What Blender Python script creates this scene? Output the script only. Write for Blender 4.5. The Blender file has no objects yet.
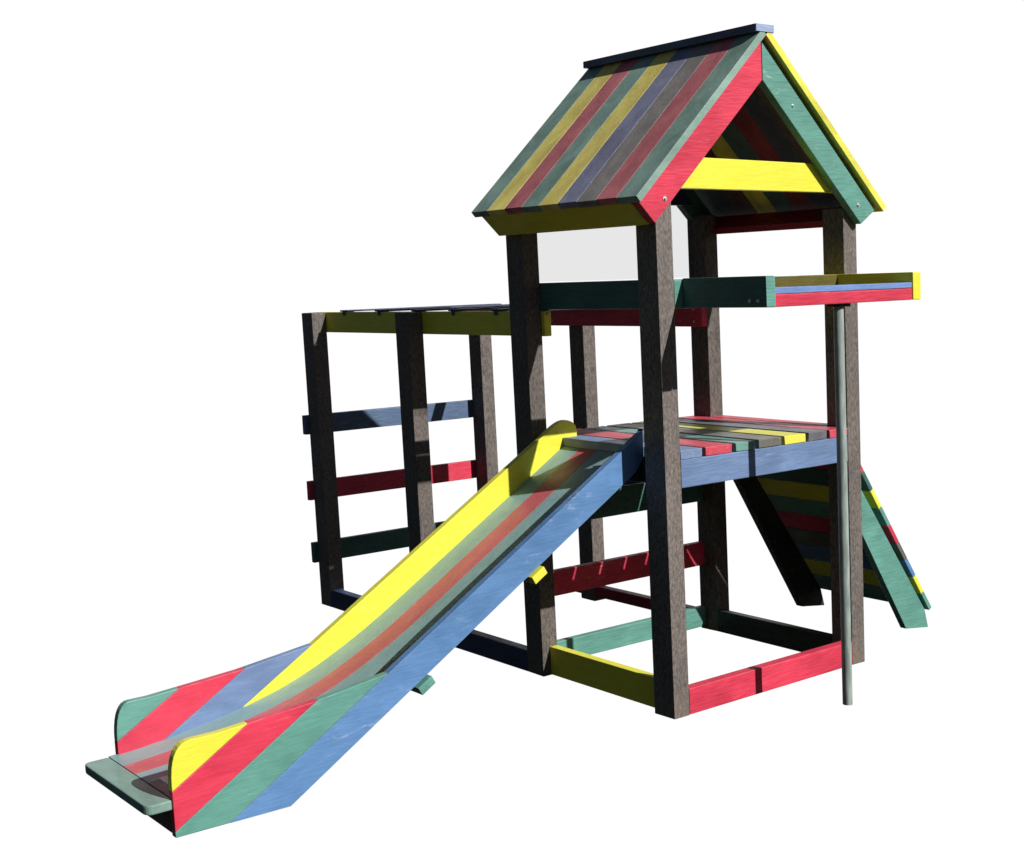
import bpy, bmesh, math, random
from mathutils import Vector, Matrix, noise
random.seed(7)
scene = bpy.context.scene
col = scene.collection
SHEAR = 0.026            # the whole frame leans a touch on its uneven ground

# ------------------------------------------------------------------ materials
def mat(name, rgb, axis='Z', rough=.5, wear=.35, spec=.4, bright=.22, grain=1.0, coat=0.0, metal=0.0, light=(.75,.75,.75), scuff=.60):
    m = bpy.data.materials.new(name); m.use_nodes = True
    nt = m.node_tree; N = nt.nodes; L = nt.links
    b = N['Principled BSDF']
    tc = N.new('ShaderNodeTexCoord')
    def tex(scale, stretch, detail=4, rgh=.6, dist=0.0):
        mp = N.new('ShaderNodeMapping')
        s = [scale]*3; 
        if stretch != 1: s['XYZ'.index(axis)] = scale/stretch
        mp.inputs['Scale'].default_value = s
        mp.inputs['Location'].default_value = [random.uniform(-9,9) for _ in range(3)]
        L.new(tc.outputs['Object'], mp.inputs['Vector'])
        n = N.new('ShaderNodeTexNoise'); n.inputs['Scale'].default_value = 1
        n.inputs['Detail'].default_value = detail; n.inputs['Roughness'].default_value = rgh
        n.inputs['Distortion'].default_value = dist
        L.new(mp.outputs[0], n.inputs['Vector']); return n.outputs['Fac']
    def ramp(src, p0, p1, c0=0.0, c1=1.0):
        r = N.new('ShaderNodeMapRange'); r.inputs[1].default_value = p0; r.inputs[2].default_value = p1
        r.inputs[3].default_value = c0; r.inputs[4].default_value = c1
        L.new(src, r.inputs[0]); return r.outputs[0]
    def mix(f, a, c, mode='MIX'):
        x = N.new('ShaderNodeMix'); x.data_type = 'RGBA'; x.blend_type = mode
        if hasattr(f, 'name') or not isinstance(f, (int, float)): L.new(f, x.inputs[0])
        else: x.inputs[0].default_value = f
        for s, v in ((x.inputs[6], a), (x.inputs[7], c)):
            if isinstance(v, tuple): s.default_value = (*v, 1)
            else: L.new(v, s)
        return x.outputs[2]
    dark = tuple(c*(1-bright) for c in rgb)
    lite = tuple(min(1, c*(1+bright*.7)+.012*bright/.22) for c in rgb)
    blot = ramp(tex(7, 2.2, 5, .62, .4), .3, .7)
    c = mix(blot, dark, lite)
    fine = ramp(tex(90, 9, 3, .6), .35, .7)                  # saw grain along the board
    fm = N.new('ShaderNodeMath'); fm.operation = 'MULTIPLY'; fm.inputs[1].default_value = .35*grain; L.new(fine, fm.inputs[0])
    c = mix(fm.outputs[0], c, tuple(x*.55 for x in rgb))
    if wear > 0:                                             # pale scuffs
        w1 = ramp(tex(26, 3.5, 6, .7, 1.2), scuff, scuff+.12)
        w2 = ramp(tex(4, 1.5, 3, .5), .48, .66)
        mm = N.new('ShaderNodeMath'); mm.operation = 'MULTIPLY'; L.new(w1, mm.inputs[0]); L.new(w2, mm.inputs[1])
        m2 = N.new('ShaderNodeMath'); m2.operation = 'MULTIPLY'; m2.inputs[1].default_value = wear; L.new(mm.outputs[0], m2.inputs[0])
        c = mix(m2.outputs[0], c, light)
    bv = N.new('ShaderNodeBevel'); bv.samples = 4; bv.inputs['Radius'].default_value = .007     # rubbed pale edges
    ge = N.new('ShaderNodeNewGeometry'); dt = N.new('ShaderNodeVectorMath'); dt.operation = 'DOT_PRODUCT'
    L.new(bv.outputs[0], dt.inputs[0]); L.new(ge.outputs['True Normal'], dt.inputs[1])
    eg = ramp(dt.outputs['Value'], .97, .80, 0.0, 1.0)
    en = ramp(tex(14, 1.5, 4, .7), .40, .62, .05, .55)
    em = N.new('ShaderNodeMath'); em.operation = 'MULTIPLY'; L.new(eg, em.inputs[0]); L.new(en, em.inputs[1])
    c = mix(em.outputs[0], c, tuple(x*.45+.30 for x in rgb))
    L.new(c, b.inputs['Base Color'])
    rr = ramp(tex(18, 3, 4), .3, .7, rough-.08, rough+.12); L.new(rr, b.inputs['Roughness'])
    b.inputs['Specular IOR Level'].default_value = spec
    b.inputs['Coat Weight'].default_value = coat; b.inputs['Coat Roughness'].default_value = .18
    b.inputs['Metallic'].default_value = metal
    bp = N.new('ShaderNodeBump'); bp.inputs['Strength'].default_value = .28*grain; bp.inputs['Distance'].default_value = .004
    hs = N.new('ShaderNodeMath'); hs.operation = 'ADD'; L.new(fine, hs.inputs[0]); L.new(blot, hs.inputs[1])
    L.new(hs.outputs[0], bp.inputs['Height']); L.new(bp.outputs[0], b.inputs['Normal'])
    return m

PAL = {
 'red':    (.66, .040, .085), 'blue':  (.105, .235, .47), 'teal':  (.120, .325, .270),
 'yellow': (.80, .76, .06),  'navy':  (.030, .052, .12),  'mauve': (.13, .13, .155),
 'grey':   (.15, .145, .125), 'green': (.050, .150, .130), 'lav': (.15, .235, .42),
 'shaded_yellow':  (.115, .095, .012), 'darkred': (.30, .012, .03), 'brown': (.10, .045, .04),  # first: dark yellow with shade mixed in, for the bracket back board
 'cap_lit': (.33, .42, .62), 'sky': (.17, .29, .60),
 'shade_black': (.028, .031, .027), 'slate': (.095, .15, .26), 'cap': (.10, .135, .22),  # first: shade put into the colour of a base beam and stringer
 'roof yellow': (.95, .76, .17), 'roof red': (.58, .15, .17), 'roof teal': (.22, .37, .31), 'roof lav': (.25, .26, .40), 'roof grey': (.27, .25, .235),  # left slope only: brightened, with the glare put into the colour
 'sage':   (.25, .41, .42), 'coral': (.60, .13, .15), 'silver': (.74, .75, .76),  # the two bed colours are whitened to hold sun glare
}
_mc = {}
def M(colour, axis='X', haze=0.0, fg=.33, **k):  # grey mixed into the colour here imitates glare on sunlit tops
    key = (colour, axis, haze, fg, tuple(sorted(k.items())))
    if key not in _mc:
        kk = dict(wear=.35)
        if colour in ('yellow',): kk['wear'] = .12; kk['bright'] = .05; kk['grain'] = .55
        if colour in ('navy', 'green', 'darkred'): kk['wear'] = .12
        kk.update(k)
        _mc[key] = mat('%s_plastic_lumber_%s' % (colour, axis.lower()), tuple(c*(1-haze)+g*haze for c, g in zip(PAL[colour], (fg, fg, fg*.97))), axis, **kk)
    return _mc[key]

def post_material():
    m = bpy.data.materials.new('brown_black_post_lumber'); m.use_nodes = True
    nt = m.node_tree; N = nt.nodes; L = nt.links; b = N['Principled BSDF']
    tc = N.new('ShaderNodeTexCoord'); oi = N.new('ShaderNodeObjectInfo')
    add = N.new('ShaderNodeVectorMath'); add.operation = 'ADD'
    L.new(tc.outputs['Object'], add.inputs[0])
    sc = N.new('ShaderNodeVectorMath'); sc.operation = 'SCALE'; sc.inputs['Scale'].default_value = 17.0
    cb = N.new('ShaderNodeCombineXYZ')
    for i in range(3): L.new(oi.outputs['Random'], cb.inputs[i])
    L.new(cb.outputs[0], sc.inputs[0]); L.new(sc.outputs[0], add.inputs[1])
    def nz(scale, zs, det, r=.6):
        mp = N.new('ShaderNodeMapping'); mp.inputs['Scale'].default_value = (scale, scale, scale*zs)
        L.new(add.outputs[0], mp.inputs[0]); n = N.new('ShaderNodeTexNoise'); n.inputs['Scale'].default_value = 1
        n.inputs['Detail'].default_value = det; n.inputs['Roughness'].default_value = r
        L.new(mp.outputs[0], n.inputs['Vector']); return n.outputs['Fac']
    r1 = N.new('ShaderNodeValToRGB'); r1.color_ramp.elements[0].position = .36; r1.color_ramp.elements[1].position = .66
    r1.color_ramp.elements[0].color = (.076, .066, .061, 1); r1.color_ramp.elements[1].color = (.208, .184, .170, 1)
    L.new(nz(95, .42, 4, .75), r1.inputs[0])
    r2 = N.new('ShaderNodeValToRGB'); r2.color_ramp.elements[0].position = .3; r2.color_ramp.elements[1].position = .7
    r2.color_ramp.elements[0].color = (.8, .8, .8, 1); r2.color_ramp.elements[1].color = (1.15, 1.12, 1.1, 1)
    L.new(nz(9, .3, 3), r2.inputs[0])
    mx = N.new('ShaderNodeMix'); mx.data_type = 'RGBA'; mx.blend_type = 'MULTIPLY'; mx.inputs[0].default_value = 1
    L.new(r1.outputs[0], mx.inputs[6]); L.new(r2.outputs[0], mx.inputs[7]); 
    hv = N.new('ShaderNodeMapRange'); hv.inputs[3].default_value = .82; hv.inputs[4].default_value = 1.2; L.new(oi.outputs['Random'], hv.inputs[0])
    sx = N.new('ShaderNodeSeparateXYZ'); L.new(tc.outputs['Object'], sx.inputs[0])
    nd = N.new('ShaderNodeMath'); nd.operation = 'MULTIPLY_ADD'; nd.inputs[1].default_value = .35; nd.inputs[2].default_value = -.17; L.new(nz(14, .5, 3), nd.inputs[0])
    zz = N.new('ShaderNodeMath'); zz.operation = 'ADD'; L.new(sx.outputs[2], zz.inputs[0]); L.new(nd.outputs[0], zz.inputs[1])
    dr = N.new('ShaderNodeMapRange'); dr.inputs[1].default_value = .0; dr.inputs[2].default_value = .16; dr.inputs[3].default_value = .45; dr.inputs[4].default_value = 0; L.new(zz.outputs[0], dr.inputs[0])
    m3 = N.new('ShaderNodeMix'); m3.data_type = 'RGBA'; L.new(dr.outputs[0], m3.inputs[0]); L.new(mx.outputs[2], m3.inputs[6]); m3.inputs[7].default_value = (.17, .135, .10, 1)
    vm = N.new('ShaderNodeVectorMath'); vm.operation = 'SCALE'; L.new(m3.outputs[2], vm.inputs[0]); L.new(hv.outputs[0], vm.inputs['Scale'])
    L.new(vm.outputs[0], b.inputs['Base Color'])
    b.inputs['Roughness'].default_value = .62; b.inputs['Specular IOR Level'].default_value = .35
    bp = N.new('ShaderNodeBump'); bp.inputs['Strength'].default_value = .8; bp.inputs['Distance'].default_value = .004
    L.new(nz(110, .4, 4, .7), bp.inputs['Height']); L.new(bp.outputs[0], b.inputs['Normal'])
    return m
POST = post_material()

def simple(name, rgb, rough, metal=0.0, bump=0.0):
    m = bpy.data.materials.new(name); m.use_nodes = True; nt = m.node_tree; N = nt.nodes; L = nt.links
    b = N['Principled BSDF']; tc = N.new('ShaderNodeTexCoord')
    mp = N.new('ShaderNodeMapping'); mp.inputs['Scale'].default_value = (60, 60, 9); L.new(tc.outputs['Object'], mp.inputs[0])
    n = N.new('ShaderNodeTexNoise'); n.inputs['Scale'].default_value = 1; n.inputs['Detail'].default_value = 5; L.new(mp.outputs[0], n.inputs['Vector'])
    r = N.new('ShaderNodeValToRGB'); r.color_ramp.elements[0].color = (*[c*.72 for c in rgb], 1); r.color_ramp.elements[1].color = (*[min(1, c*1.2) for c in rgb], 1)
    r.color_ramp.elements[0].position = .35; r.color_ramp.elements[1].position = .65
    L.new(n.outputs['Fac'], r.inputs[0]); L.new(r.outputs[0], b.inputs['Base Color'])
    b.inputs['Roughness'].default_value = rough; b.inputs['Metallic'].default_value = metal
    return m
GALV = simple('galvanised_steel', (.30, .36, .335), .5, .0)
ZINC = simple('zinc_bolt', (.72, .72, .72), .35, .6)
RISER = simple('dark_brown_riser', (.11, .085, .07), .7)

def pane_material():
    m = bpy.data.materials.new('pale_translucent_sheet'); m.use_nodes = True; nt = m.node_tree; N = nt.nodes; L = nt.links
    N.remove(N['Principled BSDF']); out = N['Material Output']
    tr = N.new('ShaderNodeBsdfTransparent'); tr.inputs[0].default_value = (.885, .885, .885, 1)
    L.new(tr.outputs[0], out.inputs[0]); return m
PANE = pane_material()

# ------------------------------------------------------------------ mesh helpers
def bevel(bm, w, seg=2):
    bmesh.ops.recalc_face_normals(bm, faces=bm.faces)
    if w > 0:
        ed = [e for e in bm.edges if len(e.link_faces) == 2 and e.calc_face_angle(0) > .6]
        bmesh.ops.bevel(bm, geom=ed, offset=w, segments=seg, affect='EDGES', profile=.6, clamp_overlap=True)

class MB:
    """gathers solids, each with a material, into one mesh object"""
    def __init__(s): s.bm = bmesh.new(); s.mats = []
    def _merge(s, bm, m, w, seg=2, smooth=False):
        bevel(bm, w, seg)
        if m not in s.mats: s.mats.append(m)
        mi = s.mats.index(m); mp = {}
        for v in bm.verts: mp[v] = s.bm.verts.new(v.co)
        for f in bm.faces:
            try: nf = s.bm.faces.new([mp[v] for v in f.verts])
            except ValueError: continue
            nf.material_index = mi; nf.smooth = smooth
        bm.free()
    def box(s, x0, x1, y0, y1, z0, z1, m, w=.004, wob=.0012):
        bm = bmesh.new(); bmesh.ops.create_cube(bm, size=1)
        for v in bm.verts:
            v.co = Vector((x0 if v.co.x < 0 else x1, y0 if v.co.y < 0 else y1, z0 if v.co.z < 0 else z1))
            v.co += Vector([random.uniform(-wob, wob) for _ in range(3)])
        s._merge(bm, m, w)
    def prism(s, poly, axis, a, b, m, w=.004, seg=2, smooth=False):
        """poly in the two other axes (xz for 'Y', yz for 'X', xy for 'Z')"""
        def P(p, t): return {'X': (t, p[0], p[1]), 'Y': (p[0], t, p[1]), 'Z': (p[0], p[1], t)}[axis]
        bm = bmesh.new()
        A = [bm.verts.new(P(p, a)) for p in poly]; B = [bm.verts.new(P(p, b)) for p in poly]
        bm.faces.new(A); bm.faces.new(B[::-1]); n = len(poly)
        for i in range(n): bm.faces.new([A[i], B[i], B[(i+1) % n], A[(i+1) % n]])
        s._merge(bm, m, w, seg, smooth)
    def hexa(s, pts, m, w=.004):
        bm = bmesh.new(); v = [bm.verts.new(p) for p in pts]
        for f in ((0,1,2,3), (7,6,5,4), (0,4,5,1), (1,5,6,2), (2,6,7,3), (3,7,4,0)): bm.faces.new([v[i] for i in f])
        s._merge(bm, m, w)
    def tube(s, p, q, r, m, n=24, smooth=True):
        p = Vector(p); q = Vector(q); d = (q-p).normalized(); u = d.orthogonal().normalized(); v = d.cross(u)
        bm = bmesh.new(); R = []
        for c in (p, q): R.append([bm.verts.new(c + (u*math.cos(2*math.pi*i/n) + v*math.sin(2*math.pi*i/n))*r) for i in range(n)])
        for i in range(n):
            f = bm.faces.new([R[0][i], R[0][(i+1) % n], R[1][(i+1) % n], R[1][i]])
        for rg in R: bm.faces.new([bm.verts.new(x.co) for x in rg])
        bmesh.ops.recalc_face_normals(bm, faces=bm.faces)
        if m not in s.mats: s.mats.append(m)
        mi = s.mats.index(m); mp = {vv: s.bm.verts.new(vv.co) for vv in bm.verts}
        for f in bm.faces:
            nf = s.bm.faces.new([mp[x] for x in f.verts]); nf.material_index = mi; nf.smooth = smooth and len(f.verts) == 4
        bm.free()
    def build(s, name, parent, label=None, shear=True):
        me = bpy.data.meshes.new(name)
        if shear:
            for v in s.bm.verts: v.co.z -= SHEAR*v.co.x
        s.bm.normal_update(); s.bm.to_mesh(me); s.bm.free()
        for m in s.mats: me.materials.append(m)
        o = bpy.data.objects.new(name, me); col.objects.link(o)
        if parent: o.parent = parent
        if label: o['label'] = label
        return o

def clip(poly, slope, lo, hi):
    """part of an xz polygon with lo <= z - slope*x <= hi"""
    def half(P, f):
        out = []
        for i in range(len(P)):
            a, b = P[i], P[(i+1) % len(P)]; fa, fb = f(a), f(b)
            if fa >= 0: out.append(a)
            if (fa >= 0) != (fb >= 0):
                t = fa/(fa-fb); out.append((a[0]+(b[0]-a[0])*t, a[1]+(b[1]-a[1])*t))
        return out
    P = half(poly, lambda p: p[1]-slope*p[0]-lo)
    return half(P, lambda p: hi-(p[1]-slope*p[0]))

def smooth_corner(poly, idx, r, n=5):
    out = []
    for i, p in enumerate(poly):
        if i not in idx: out.append(p); continue
        a = Vector(poly[i-1]); b = Vector(p); c = Vector(poly[(i+1) % len(poly)])
        d1 = (a-b).normalized(); d2 = (c-b).normalized()
        p1 = b+d1*min(r, (a-b).length*.45); p2 = b+d2*min(r, (c-b).length*.45)
        for k in range(n+1):
            t = k/n; q = p1*(1-t)**2 + b*2*t*(1-t) + p2*t*t; out.append((q.x, q.y))
    return out

# ------------------------------------------------------------------ the playset
LX, LY, W, WY = 1.387, 1.082, .10, .1315
YP, YE = 2.013, 3.215
ps = bpy.data.objects.new('playground_tower', None); col.objects.link(ps)
ps['label'] = 'multicoloured play tower with striped gabled roof, slide, climbing frame, ladder rungs, ramp and metal pole'
ps['category'] = 'playground set'

def post(x, y, z1, name='post', z0=0):
    b = MB(); b.box(x, x+W, y, y+WY, z0, z1, POST, w=.005); return b.build(name, ps)
pA = post(0, 0, 2.36, 'tower_post'); pB = post(0, LY-WY, 2.36, 'tower_post')
pC = post(LX-W, LY-WY, 2.36, 'tower_post'); pD = post(LX-W, 0, 2.34, 'tower_post')
post(0, YP, 1.873, 'frame_post'); post(LX-W, YP, 1.865, 'frame_post')
post(0, YE-WY, 1.873, 'frame_post'); post(LX-W, YE-WY, 1.865, 'frame_post')

def bolt(parent, p, d, r=.009, h=.005):
    b = MB(); p = Vector(p); d = Vector(d)
    b.tube(p - d*.004, p + d*h*.5, r, ZINC, 14); b.tube(p + d*h*.5, p + d*(h+.004), r*.55, ZINC, 6, False)
    o = b.build('bolt', parent); return o

# base beams round the tower
def board(name, x0, x1, y0, y1, z0, z1, m, label=None, parent=None, w=.005):
    b = MB(); b.box(x0, x1, y0, y1, z0, z1, m, w); return b.build(name, parent or ps, label)
board('base_beam', W+.001, LX-W-.001, .001, .052, .001, .127, M('red', 'X'), 'red base beam between the front posts')
board('base_beam', .048, .098, WY+.001, LY-WY-.001, .003, .152, M('yellow', 'Y'), 'yellow base beam under the slide')
board('base_beam', LX-W+.001, LX-.05, WY+.001, LY-WY-.001, .001, .127, M('shade_black', 'Y'), 'base beam in front of the ramp, darkened for shade')
board('base_beam', .16, LX-W-.001, LY-.045, LY-.003, .02, .135, M('teal', 'X', wear=.5), 'pale teal base beam on the climbing frame side')
# climbing frame base beams
board('base_beam', .001, .06, LY+.001, YP-.001, 0, .115, M('navy', 'Y'), 'navy base beam of the climbing frame')
board('base_beam', .001, .06, YP+WY+.001, YE-WY-.001, 0, .115, M('navy', 'Y'))
board('base_beam', LX-W+.001, LX-.04, LY+.001, YP-.001, .03, .10, M('darkred', 'Y'), 'dark red base beam of the climbing frame')
board('base_beam', LX-W+.001, LX-.04, YP+WY+.001, YE-WY-.001, .03, .10, M('darkred', 'Y'))

# deck
dk = MB()
xs = [(.101, .237, 'lav', .0, LY), (.261, .437, 'red', 0, LY), (.463, .597, 'teal', 0, LY), (.623, .783, 'grey', 0, LY),
      (.807, .961, 'yellow', 0, LY), (.985, 1.122, 'mauve', 0, LY), (1.146, 1.284, 'red', 0, LY)]
for x0, x1, c, y0, y1 in xs:
    dk.box(x0, x1, y0-.001, y1, 1.198, 1.240, M(c, 'Y', haze=.12, wear=.5, rough=.42), .004, .0015)
dk.box(1.29, 1.385, WY+.004, LY-WY-.004, 1.206, 1.240, M('red', 'Y', haze=.12, wear=.5, rough=.42), .004)
deck = dk.build('deck', ps, 'striped deck of red, teal, grey, yellow and lavender planks')
board('deck_beam', W+.001, LX-W-.001, .001, .05, 1.068, 1.196, M('lav', 'X', wear=.5), 'pale blue beam under the front edge of the deck', deck)
board('deck_beam', .103, .145, WY+.001, LY-WY-.001, 1.068, 1.204, M('navy', 'Y'), None, deck)
board('deck_beam', LX-.05, LX-.004, WY+.001, LY-WY-.001, 1.068, 1.204, M('navy', 'Y'), None, deck)
board('deck_beam', W+.001, LX-W-.001, LY-.05, LY-.003, .91, 1.204, M('navy', 'X'), None, deck)
# ladder boards on the climbing-frame side
board('ladder_rung', W-.04, LX-W+.04, LY-.046, LY-.002, .752, .905, M('green', 'X'), 'dark green ladder board below the deck')
board('ladder_rung', W-.04, LX-W+.04, LY-.046, LY-.002, .380, .514, M('red', 'X'), 'red ladder board near the ground')
for o in list(col.objects):      # sit the ladder boards between the posts
    if o.name.startswith('ladder_rung'):
        for v in o.data.vertices:
            v.co.x = min(max(v.co.x, W+.001), LX-W-.001)

# guard rail and the pole bracket
board('guard_rail', W+.001, .145, .12, LY-.03, 1.881, 2.014, M('green', 'Y'), 'dark green guard rail above the slide')
board('guard_rail', W+.001, 1.166, .002, .048, 1.881, 2.012, M('teal', 'X'), 'teal guard rail along the front')
br = board('pole_bracket_arm', .150, .210, -.49, -.001, 1.883, 2.016, M('green', 'Y', bright=.1), 'dark green bracket arm')
bolt(br, (.150, -.40, 1.915-.004), (-1, 0, 0), .008); bolt(br, (.150, -.448, 1.915-.004), (-1, 0, 0), .008)
for (yy) in (0,):
    b = MB(); b.box(.152, .208, -.4925, -.4905, 1.886, 2.013, M('teal', 'X', wear=.6), .0008); b.build('lit_end', br)  # thin bright plate paints the sunlit end of the arm
ar = board('pole_bracket_arm', 1.168, 1.229, -.49, .20, 1.883, 2.012, M('yellow', 'Y'), 'yellow bracket arm')
cr = board('bracket_crossboard', .211, 1.167, -.486, -.386, 1.883, 1.938, M('red', 'X', wear=.2), 'red crossboard holding the pole')
b = MB(); b.box(.211, 1.167, -.484, -.392, 1.9395, 1.965, M('sky', 'X'), .003); b.build('bracket_crossboard', ps, 'blue crossboard lying on the red one')
b = MB(); b.box(.211, 1.167, -.052, -.003, 1.950, 2.010, M('shaded_yellow', 'X'), .003); b.build('bracket_back_board', ps, 'yellow board with shade in its colour, behind the pale blue crossboard')
b = MB(); b.tube((.704, -.427, .02), (.702, -.427, 1.882), .023, GALV, 32)
pole = b.build('sliding_pole', ps, 'grey galvanised metal pole')
b = MB(); b.box(.662, .744, -.462, -.392, 1.868, 1.8825, simple('dark_flange', (.03,.03,.03), .5, .3), .002); b.build('flange', pole)

# roof ------------------------------------------------------------------------
PK = (.672, 3.160)                       # peak of the top surface (x, z before the lean)
EL = (-.178, 2.373); ER = (1.535, 2.345)
RY0, RY1 = -.075, 1.12
def slope_quad(E, y0, y1, t):
    d = (Vector(PK)-Vector(E)).normalized(); n = Vector((d.y, -d.x)) if E[0] < PK[0] else Vector((-d.y, d.x))
    if n.y > 0: n = -n
    e = Vector(E); p = Vector(PK); eb = e+n*t; pb = p+n*t
    return e, p, pb, eb
rf = MB()
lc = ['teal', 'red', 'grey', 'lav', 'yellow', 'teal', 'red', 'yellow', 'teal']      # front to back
rc = ['yellow', 'brown', 'navy', 'darkred', 'green', 'yellow', 'brown', 'navy', 'green']  # right slope: darker colours hold the shade of its underside
wdt = (RY1-RY0)/9
for E, cols in ((EL, lc), (ER, rc)):
    e, p, pb, eb = slope_quad(E, 0, 0, .034)
    for i, c in enumerate(cols):
        y0 = RY0+i*wdt+.0007; y1 = RY0+(i+1)*wdt-.0007; j = random.uniform(-.003, .003)
        jj = (p-e).normalized()*j
        q = [e+jj, p, pb, eb+jj]
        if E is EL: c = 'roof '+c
        rf.prism([(v.x, v.y) for v in q], 'Y', y0, y1, M(c, 'X', haze=.10, fg=.4, wear=.3, rough=.42, grain=.4, bright=.3), .0015)
roof = rf.build('roof', ps, 'steep gabled roof of red, yellow, teal, blue and grey planks')
# bargeboards
def barge(poly, y0, y1, c, label=None):
    b = MB(); b.prism(poly, 'Y', y0, y1, M(c, 'X', wear=.35), .004); return b.build('bargeboard', roof, label)
redp = [(-.048, 2.259), (-.149, 2.357), (.668, 3.094), (.668, 2.914)]
tealp = [(1.369, 2.258), (1.482, 2.328), (.672, 3.094), (.672, 2.914)]
b1 = barge(redp, -.046, -.002, 'red', 'red bargeboard on the front gable')
b2 = barge(tealp, -.046, -.002, 'teal', 'teal bargeboard on the front gable')
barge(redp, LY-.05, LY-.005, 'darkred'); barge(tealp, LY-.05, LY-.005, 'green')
for p in ((.035, 2.305+.06), ):
    bolt(b1, (p[0]-.02, -.046, p[1]), (0, -1, 0), .012)
bolt(b2, (1.345, -.046, 2.352), (0, -1, 0), .010); bolt(b2, (.875, -.046, 2.81), (0, -1, 0), .008)
# eave boards (square to the slope)
def eave(xa, za, xb, zb, c, t, label):
    d = Vector((xb-xa, zb-za)).normalized(); n = Vector((-d.y, d.x))
    if n.y < 0: n = -n
    a = Vector((xa, za)); b_ = Vector((xb, zb)); q = [a, b_, b_+n*t, a+n*t]
    b = MB(); b.prism([(v.x, v.y) for v in q], 'Y', -.001, 1.075, M(c, 'Y'), .004); return b.build('eave_board', roof, label)
eave(-.149, 2.350, -.046, 2.253, 'yellow', .04, 'yellow eave board over the slide')
eave(1.482, 2.322, 1.371, 2.252, 'darkred', .04, 'red eave board on the ramp side, darkened for shade')  # red board, shade under the roof put into its colour
b = MB(); b.prism([(.12, 2.416), (1.27, 2.414), (1.13, 2.550), (.25, 2.556)], 'Y', .001, .042, M('yellow', 'X'), .003)
b.build('collar_beam', roof, 'bright yellow collar beam across the front gable')
b = MB(); b.prism([(.12, 2.416), (1.27, 2.414), (1.13, 2.550), (.25, 2.556)], 'Y', 1.0, 1.03, M('navy', 'X'), .003)
b.build('collar_beam', roof)
b = MB(); b.box(.600, .724, RY0-.001, RY1+.0, 3.124, 3.159, M('cap', 'Y', wear=.3), .004)
rcap = b.build('ridge_cap', roof, 'dark navy ridge cap')
b = MB(); b.box(.602, .722, RY0-.004, RY0-.0015, 3.126, 3.157, M('cap_lit', 'X'), .0007); b.build('lit_end', rcap)  # thin pale plate: sunlight on the ridge cap's end put into colour
b = MB(); b.box(W+.001, LX-W-.001, 1.036, 1.040, 2.02, 2.42, PANE, 0); b.build('grey_patch', ps, 'flat light grey patch below the roof on the climbing frame side')  # thin see-through sheet, gives a flat grey patch between the posts

# climbing frame --------------------------------------------------------------
b = board('top_beam', W+.001, .145, .93, YE-.005, 1.748, 1.875, M('yellow', 'Y', bright=.1), 'yellow top beam of the climbing frame')
bolt(b, (W+.001, .905, 1.86), (-1, 0, 0), .008)
tb = board('top_beam', LX-W-.045, LX-W-.001, .951, YE-.005, 1.745, 1.872, M('red', 'Y'), 'red top beam of the climbing frame')
for q in ((2.245, 1.775), (2.245, 1.842), (1.01, 1.775), (1.01, 1.842)): bolt(tb, (LX-W-.045, q[0], q[1]), (-1, 0, 0), .006, .003)
for y in (2.862, 2.463, 2.075, 1.712, 1.325, .985):
    board('monkey_bar', .096, LX-W-.002, y-.045, y+.045, 1.8755, 1.887, M('navy', 'X'), None)
    o = MB(); o.box(.0985, .16, y-.018, y+.018, 1.853, 1.880, M('navy', 'X'), .002); o.build('bar_end', ps)
for z0, z1, c, lb in ((1.102, 1.224, 'slate', 'blue ladder board at the end of the climbing frame'), (.678, .803, 'red', 'red ladder board at the end of the climbing frame'),
                  (.272, .405, 'green', 'dark green ladder board at the end of the climbing frame')):
    board('ladder_rung', -.028, LX+.03, YE+.001, YE+.036, z0, z1, M(c, 'X', wear=.5), lb)

# slide -----------------------------------------------------------------------
SL = .585
prof = [(-2.342, .030), (-2.340, .385), (-2.15, .385), (-1.75, .414), (-1.384, .464), (-.061, 1.236), (.105, 1.338), (.200, 1.305), (.195, 1.20), (.02, 1.13), (-.065, 1.080), (-1.867, .025)]
prof = smooth_corner(prof, {1, 6, 7}, .11, 8)
def bedz(x):
    P = [(-2.45, .170), (-2.34, .172), (-2.15, .187), (-2.0, .206), (-1.80, .238), (-1.636, .272), (-1.462, .322), (-1.30, .392), (-1.10, .487), (-1.032, .526), (-.256, .984), (.10, 1.196)]
    for (a, za), (c, zc) in zip(P, P[1:]):
        if x <= c: return za+(zc-za)*(x-a)/(c-a)
    return P[-1][1]
xsb = [-2.335+i*.045 for i in range(54)]; xsb = [x for x in xsb if x < .07]+[.100]
def bz(x):                                  # softened curve
    return sum(bedz(x+d) for d in (-.12, -.08, -.04, 0, .04, .08, .12))/7 if x < -.7 else bedz(x)
bed = MB()
YB0, YB1 = .250, .830
lanes = [(.250, .4485, 'grey'), (.450, .5735, 'sage'), (.575, .6985, 'coral'), (.700, .847, 'sage')]
for y0, y1, c in lanes:
    m = M(c, 'X', rough=.36, wear=.5, grain=.5, coat=.06, spec=.4, bright=.16 if y0 < .7 else .12)
    bm = bmesh.new(); top = []
    for x in xsb:
        z = bz(x); top.append([bm.verts.new((x, y0, z)), bm.verts.new((x, y1, z)), bm.verts.new((x, y1, z-.022)), bm.verts.new((x, y0, z-.022))])
    for a, c2 in zip(top, top[1:]):
        for i in range(4): bm.faces.new([a[i], a[(i+1) % 4], c2[(i+1) % 4], c2[i]])

    bm.faces.new(top[0]); bm.faces.new(top[-1][::-1])
    bed._merge(bm, m, 0, smooth=False)
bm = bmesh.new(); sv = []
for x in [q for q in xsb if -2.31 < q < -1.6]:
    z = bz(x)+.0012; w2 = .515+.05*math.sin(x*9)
    sv.append([bm.verts.new((x, .262, z)), bm.verts.new((x, w2, z)), bm.verts.new((x, w2, z-.003)), bm.verts.new((x, .262, z-.003))])
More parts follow.
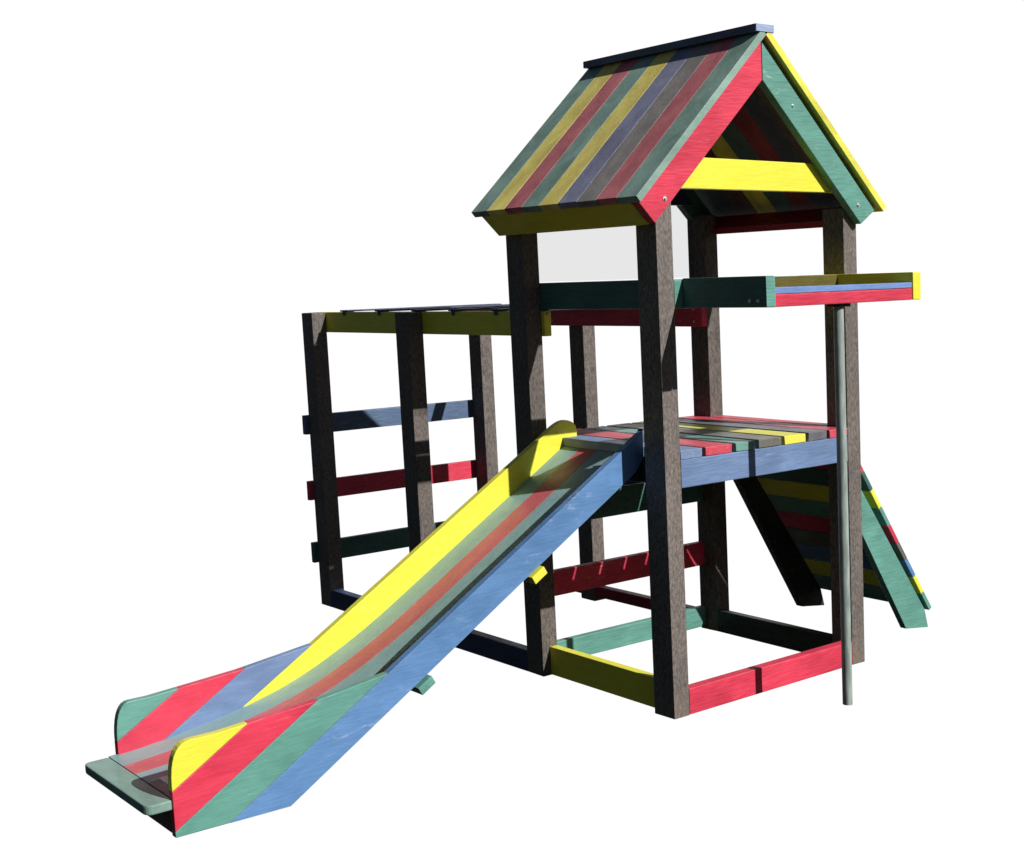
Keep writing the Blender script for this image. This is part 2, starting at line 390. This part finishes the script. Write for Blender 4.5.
for a, c2 in zip(sv, sv[1:]):
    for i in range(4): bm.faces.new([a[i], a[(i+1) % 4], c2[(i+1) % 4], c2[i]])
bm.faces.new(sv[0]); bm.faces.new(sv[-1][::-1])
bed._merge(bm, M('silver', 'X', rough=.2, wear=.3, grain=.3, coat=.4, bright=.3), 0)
slide = bed.build('slide', ps, 'long straight slide with striped side boards and a red stripe down its bed')
bands = [(0, 1.1185), (1.1195, 1.2695), (1.2705, 1.4215), (1.4225, 1.5745), (1.5755, 3)]
bands = [(0, 1.2695), (1.2710, 1.4215), (1.4230, 1.5745), (1.5760, 3)]
def side(y0, y1, cols, label, xf=-2.342, xe=9):
    foot = smooth_corner([(xf, .030), (xf, .385), (-2.15, .385), (-1.75, .414), (-1.384, .4598), (-2.122, .028)], {1}, .16, 9)
    b = MB()
    for (lo, hi), c in zip(bands, cols):
        if hi < 1.3:       # the long board; the shorter ones sit on it at the foot
            q = [(-2.125, .0277), (-1.384, .4598)] + [(min(p[0], xe), p[1]) for p in prof if p[0] > -.2 or (p[0] > -1.9 and p[1] < .1)]
        else:
            q = clip(foot, SL, lo, hi)
        b.prism(q, 'Y', y0, y1, M(c, 'X', wear=.42 if c == 'blue' else .25, scuff=.55 if c == 'blue' else .6, rough=.4, grain=.6), .0035)
    return b.build('side_board', slide, label)
side(.215, .249, ['blue', 'teal', 'red', 'yellow'], 'near side board, blue with teal, red and yellow at its foot', xe=.075)
side(.831, .865, ['yellow', 'lav', 'red', 'teal'], 'far side board, yellow with lavender, red and teal at its foot', -2.3)
PAL['lip'] = (.215, .35, .30)
lipm = M('lip', 'Y', rough=.38, wear=.25, grain=.35, coat=.1)
b = MB()
lp = smooth_corner([(-2.3365, .225), (-2.443, .225), (-2.443, .845), (-2.3365, .845)], {1, 2}, .035, 5)
b.prism(lp, 'Z', .136, .173, lipm, .006)
b.build('slide_lip', slide, 'rounded sage green lip at the foot of the slide')
b = MB(); b.box(-2.334, -2.31, .250, .830, .032, .142, RISER, .003); b.build('foot_riser', slide)
def cleat(xc, zc, c):
    b = MB(); d = Vector((1, SL)).normalized(); n = Vector((-d.y, d.x)); o = Vector((xc, zc))
    q = [o-d*.04-n*.022, o+d*.04-n*.022, o+d*.04+n*.016, o-d*.04+n*.016]
    b.prism([(v.x, v.y) for v in q], 'Y', .198, .88, M(c, 'Y'), .003); b.build('cleat', slide)
cleat(-.592, .732+.012, 'yellow'); cleat(-1.215, .365+.012, 'teal')

# climbing ramp ---------------------------------------------------------------
T0 = Vector((1.40, 1.165)); T1 = Vector((2.150, .150))      # outer face line of the stringers
def stringer(y0, y1, c, label):
    b = MB(); b.prism([(1.389, 1.150), (1.389, .93), (1.945, .045), (2.148, .018), (2.118, .125), (1.45, 1.05)], 'Y', y0, y1, M(c, 'X'), .004)
    return b.build('stringer', rp, label)
rp_mb = MB()
d = (Vector((2.140, .118))-Vector((1.42, 1.17))); L_ = d.length; d.normalize(); n = Vector((-d.y, d.x))
if n.x < 0: n = -n
rcols = ['navy', 'red', 'green', 'yellow', 'teal', 'red', 'grey', 'blue', 'yellow', 'teal']
k = L_/len(rcols)
for i, c in enumerate(rcols):
    a = Vector((1.42, 1.17))+d*(i*k+.002); e = Vector((1.42, 1.17))+d*((i+1)*k-.002)
    q = [a, e, e+n*.026, a+n*.026]
    rp_mb.prism([(v.x, v.y) for v in q], 'Y', .135, .948, M(c, 'Y'), .003)
rp = rp_mb.build('climbing_ramp', ps, 'steep ramp of coloured planks behind the tower')
stringer(.150, .19, 'teal', 'teal stringer of the climbing ramp'); stringer(.885, .933, 'shade_black', 'stringer of the climbing ramp, darkened for shade')
bolt(pB, (.075, LY-WY, .045), (0, -1, 0), .012)

# ------------------------------------------------------------------ light
SUN = Vector((.305, -1.0, .745)).normalized()
sl = bpy.data.lights.new('sun', 'SUN'); sl.energy = 5.2; sl.angle = math.radians(.5); sl.color = (1, .965, .92)
so = bpy.data.objects.new('sun', sl); col.objects.link(so); so.rotation_euler = (-SUN).to_track_quat('-Z', 'Y').to_euler()
el = math.asin(SUN.z); az = math.atan2(SUN.x, SUN.y)

w = bpy.data.worlds.new('World'); scene.world = w; w.use_nodes = True
nt = w.node_tree; N = nt.nodes; L = nt.links; bg = N['Background']; out = N['World Output']
sk = N.new('ShaderNodeTexSky'); sk.sky_type = 'NISHITA'; sk.sun_disc = False; sk.sun_elevation = el; sk.sun_rotation = az
L.new(sk.outputs[0], bg.inputs[0]); bg.inputs[1].default_value = .029
# bright white studio-like backdrop filling the directions behind the playset
tc = N.new('ShaderNodeTexCoord')
dot = N.new('ShaderNodeVectorMath'); dot.operation = 'DOT_PRODUCT'; dot.inputs[1].default_value = (.6065, .7861, -.119)
L.new(tc.outputs['Generated'], dot.inputs[0])
mr = N.new('ShaderNodeMapRange'); mr.interpolation_type = 'SMOOTHSTEP'
mr.inputs[1].default_value = math.cos(math.radians(36)); mr.inputs[2].default_value = math.cos(math.radians(31.5)); L.new(dot.outputs['Value'], mr.inputs[0])
wb = N.new('ShaderNodeBackground'); wb.inputs[0].default_value = (1, 1, 1, 1); wb.inputs[1].default_value = 1.02
ms = N.new('ShaderNodeMixShader'); L.new(mr.outputs[0], ms.inputs[0]); L.new(bg.outputs[0], ms.inputs[1]); L.new(wb.outputs[0], ms.inputs[2])
L.new(ms.outputs[0], out.inputs[0])

# ------------------------------------------------------------------ camera
cd = bpy.data.cameras.new('camera'); cam = bpy.data.objects.new('camera', cd); col.objects.link(cam); scene.camera = cam
px, py, pz, yaw, pitch, roll, f = -4.23452, -4.38004, 2.12664, 0.91364, -0.11924, -0.05146, 1.3638
F = Vector((math.cos(yaw)*math.cos(pitch), math.sin(yaw)*math.cos(pitch), math.sin(pitch)))
R0 = Vector((math.sin(yaw), -math.cos(yaw), 0)); U0 = R0.cross(F)
R = R0*math.cos(roll)+U0*math.sin(roll); U = R.cross(F)
cam.matrix_world = Matrix(((R.x, U.x, -F.x, px), (R.y, U.y, -F.y, py), (R.z, U.z, -F.z, pz), (0, 0, 0, 1)))
cd.sensor_fit = 'HORIZONTAL'; cd.sensor_width = 36; cd.lens = f*1000/1024*36; cd.clip_end = 500; cd.clip_start = .05

scene.view_settings.view_transform = 'Standard'; scene.view_settings.look = 'None'; scene.view_settings.exposure = 0; scene.view_settings.gamma = 1
scene.cycles.max_bounces = 6
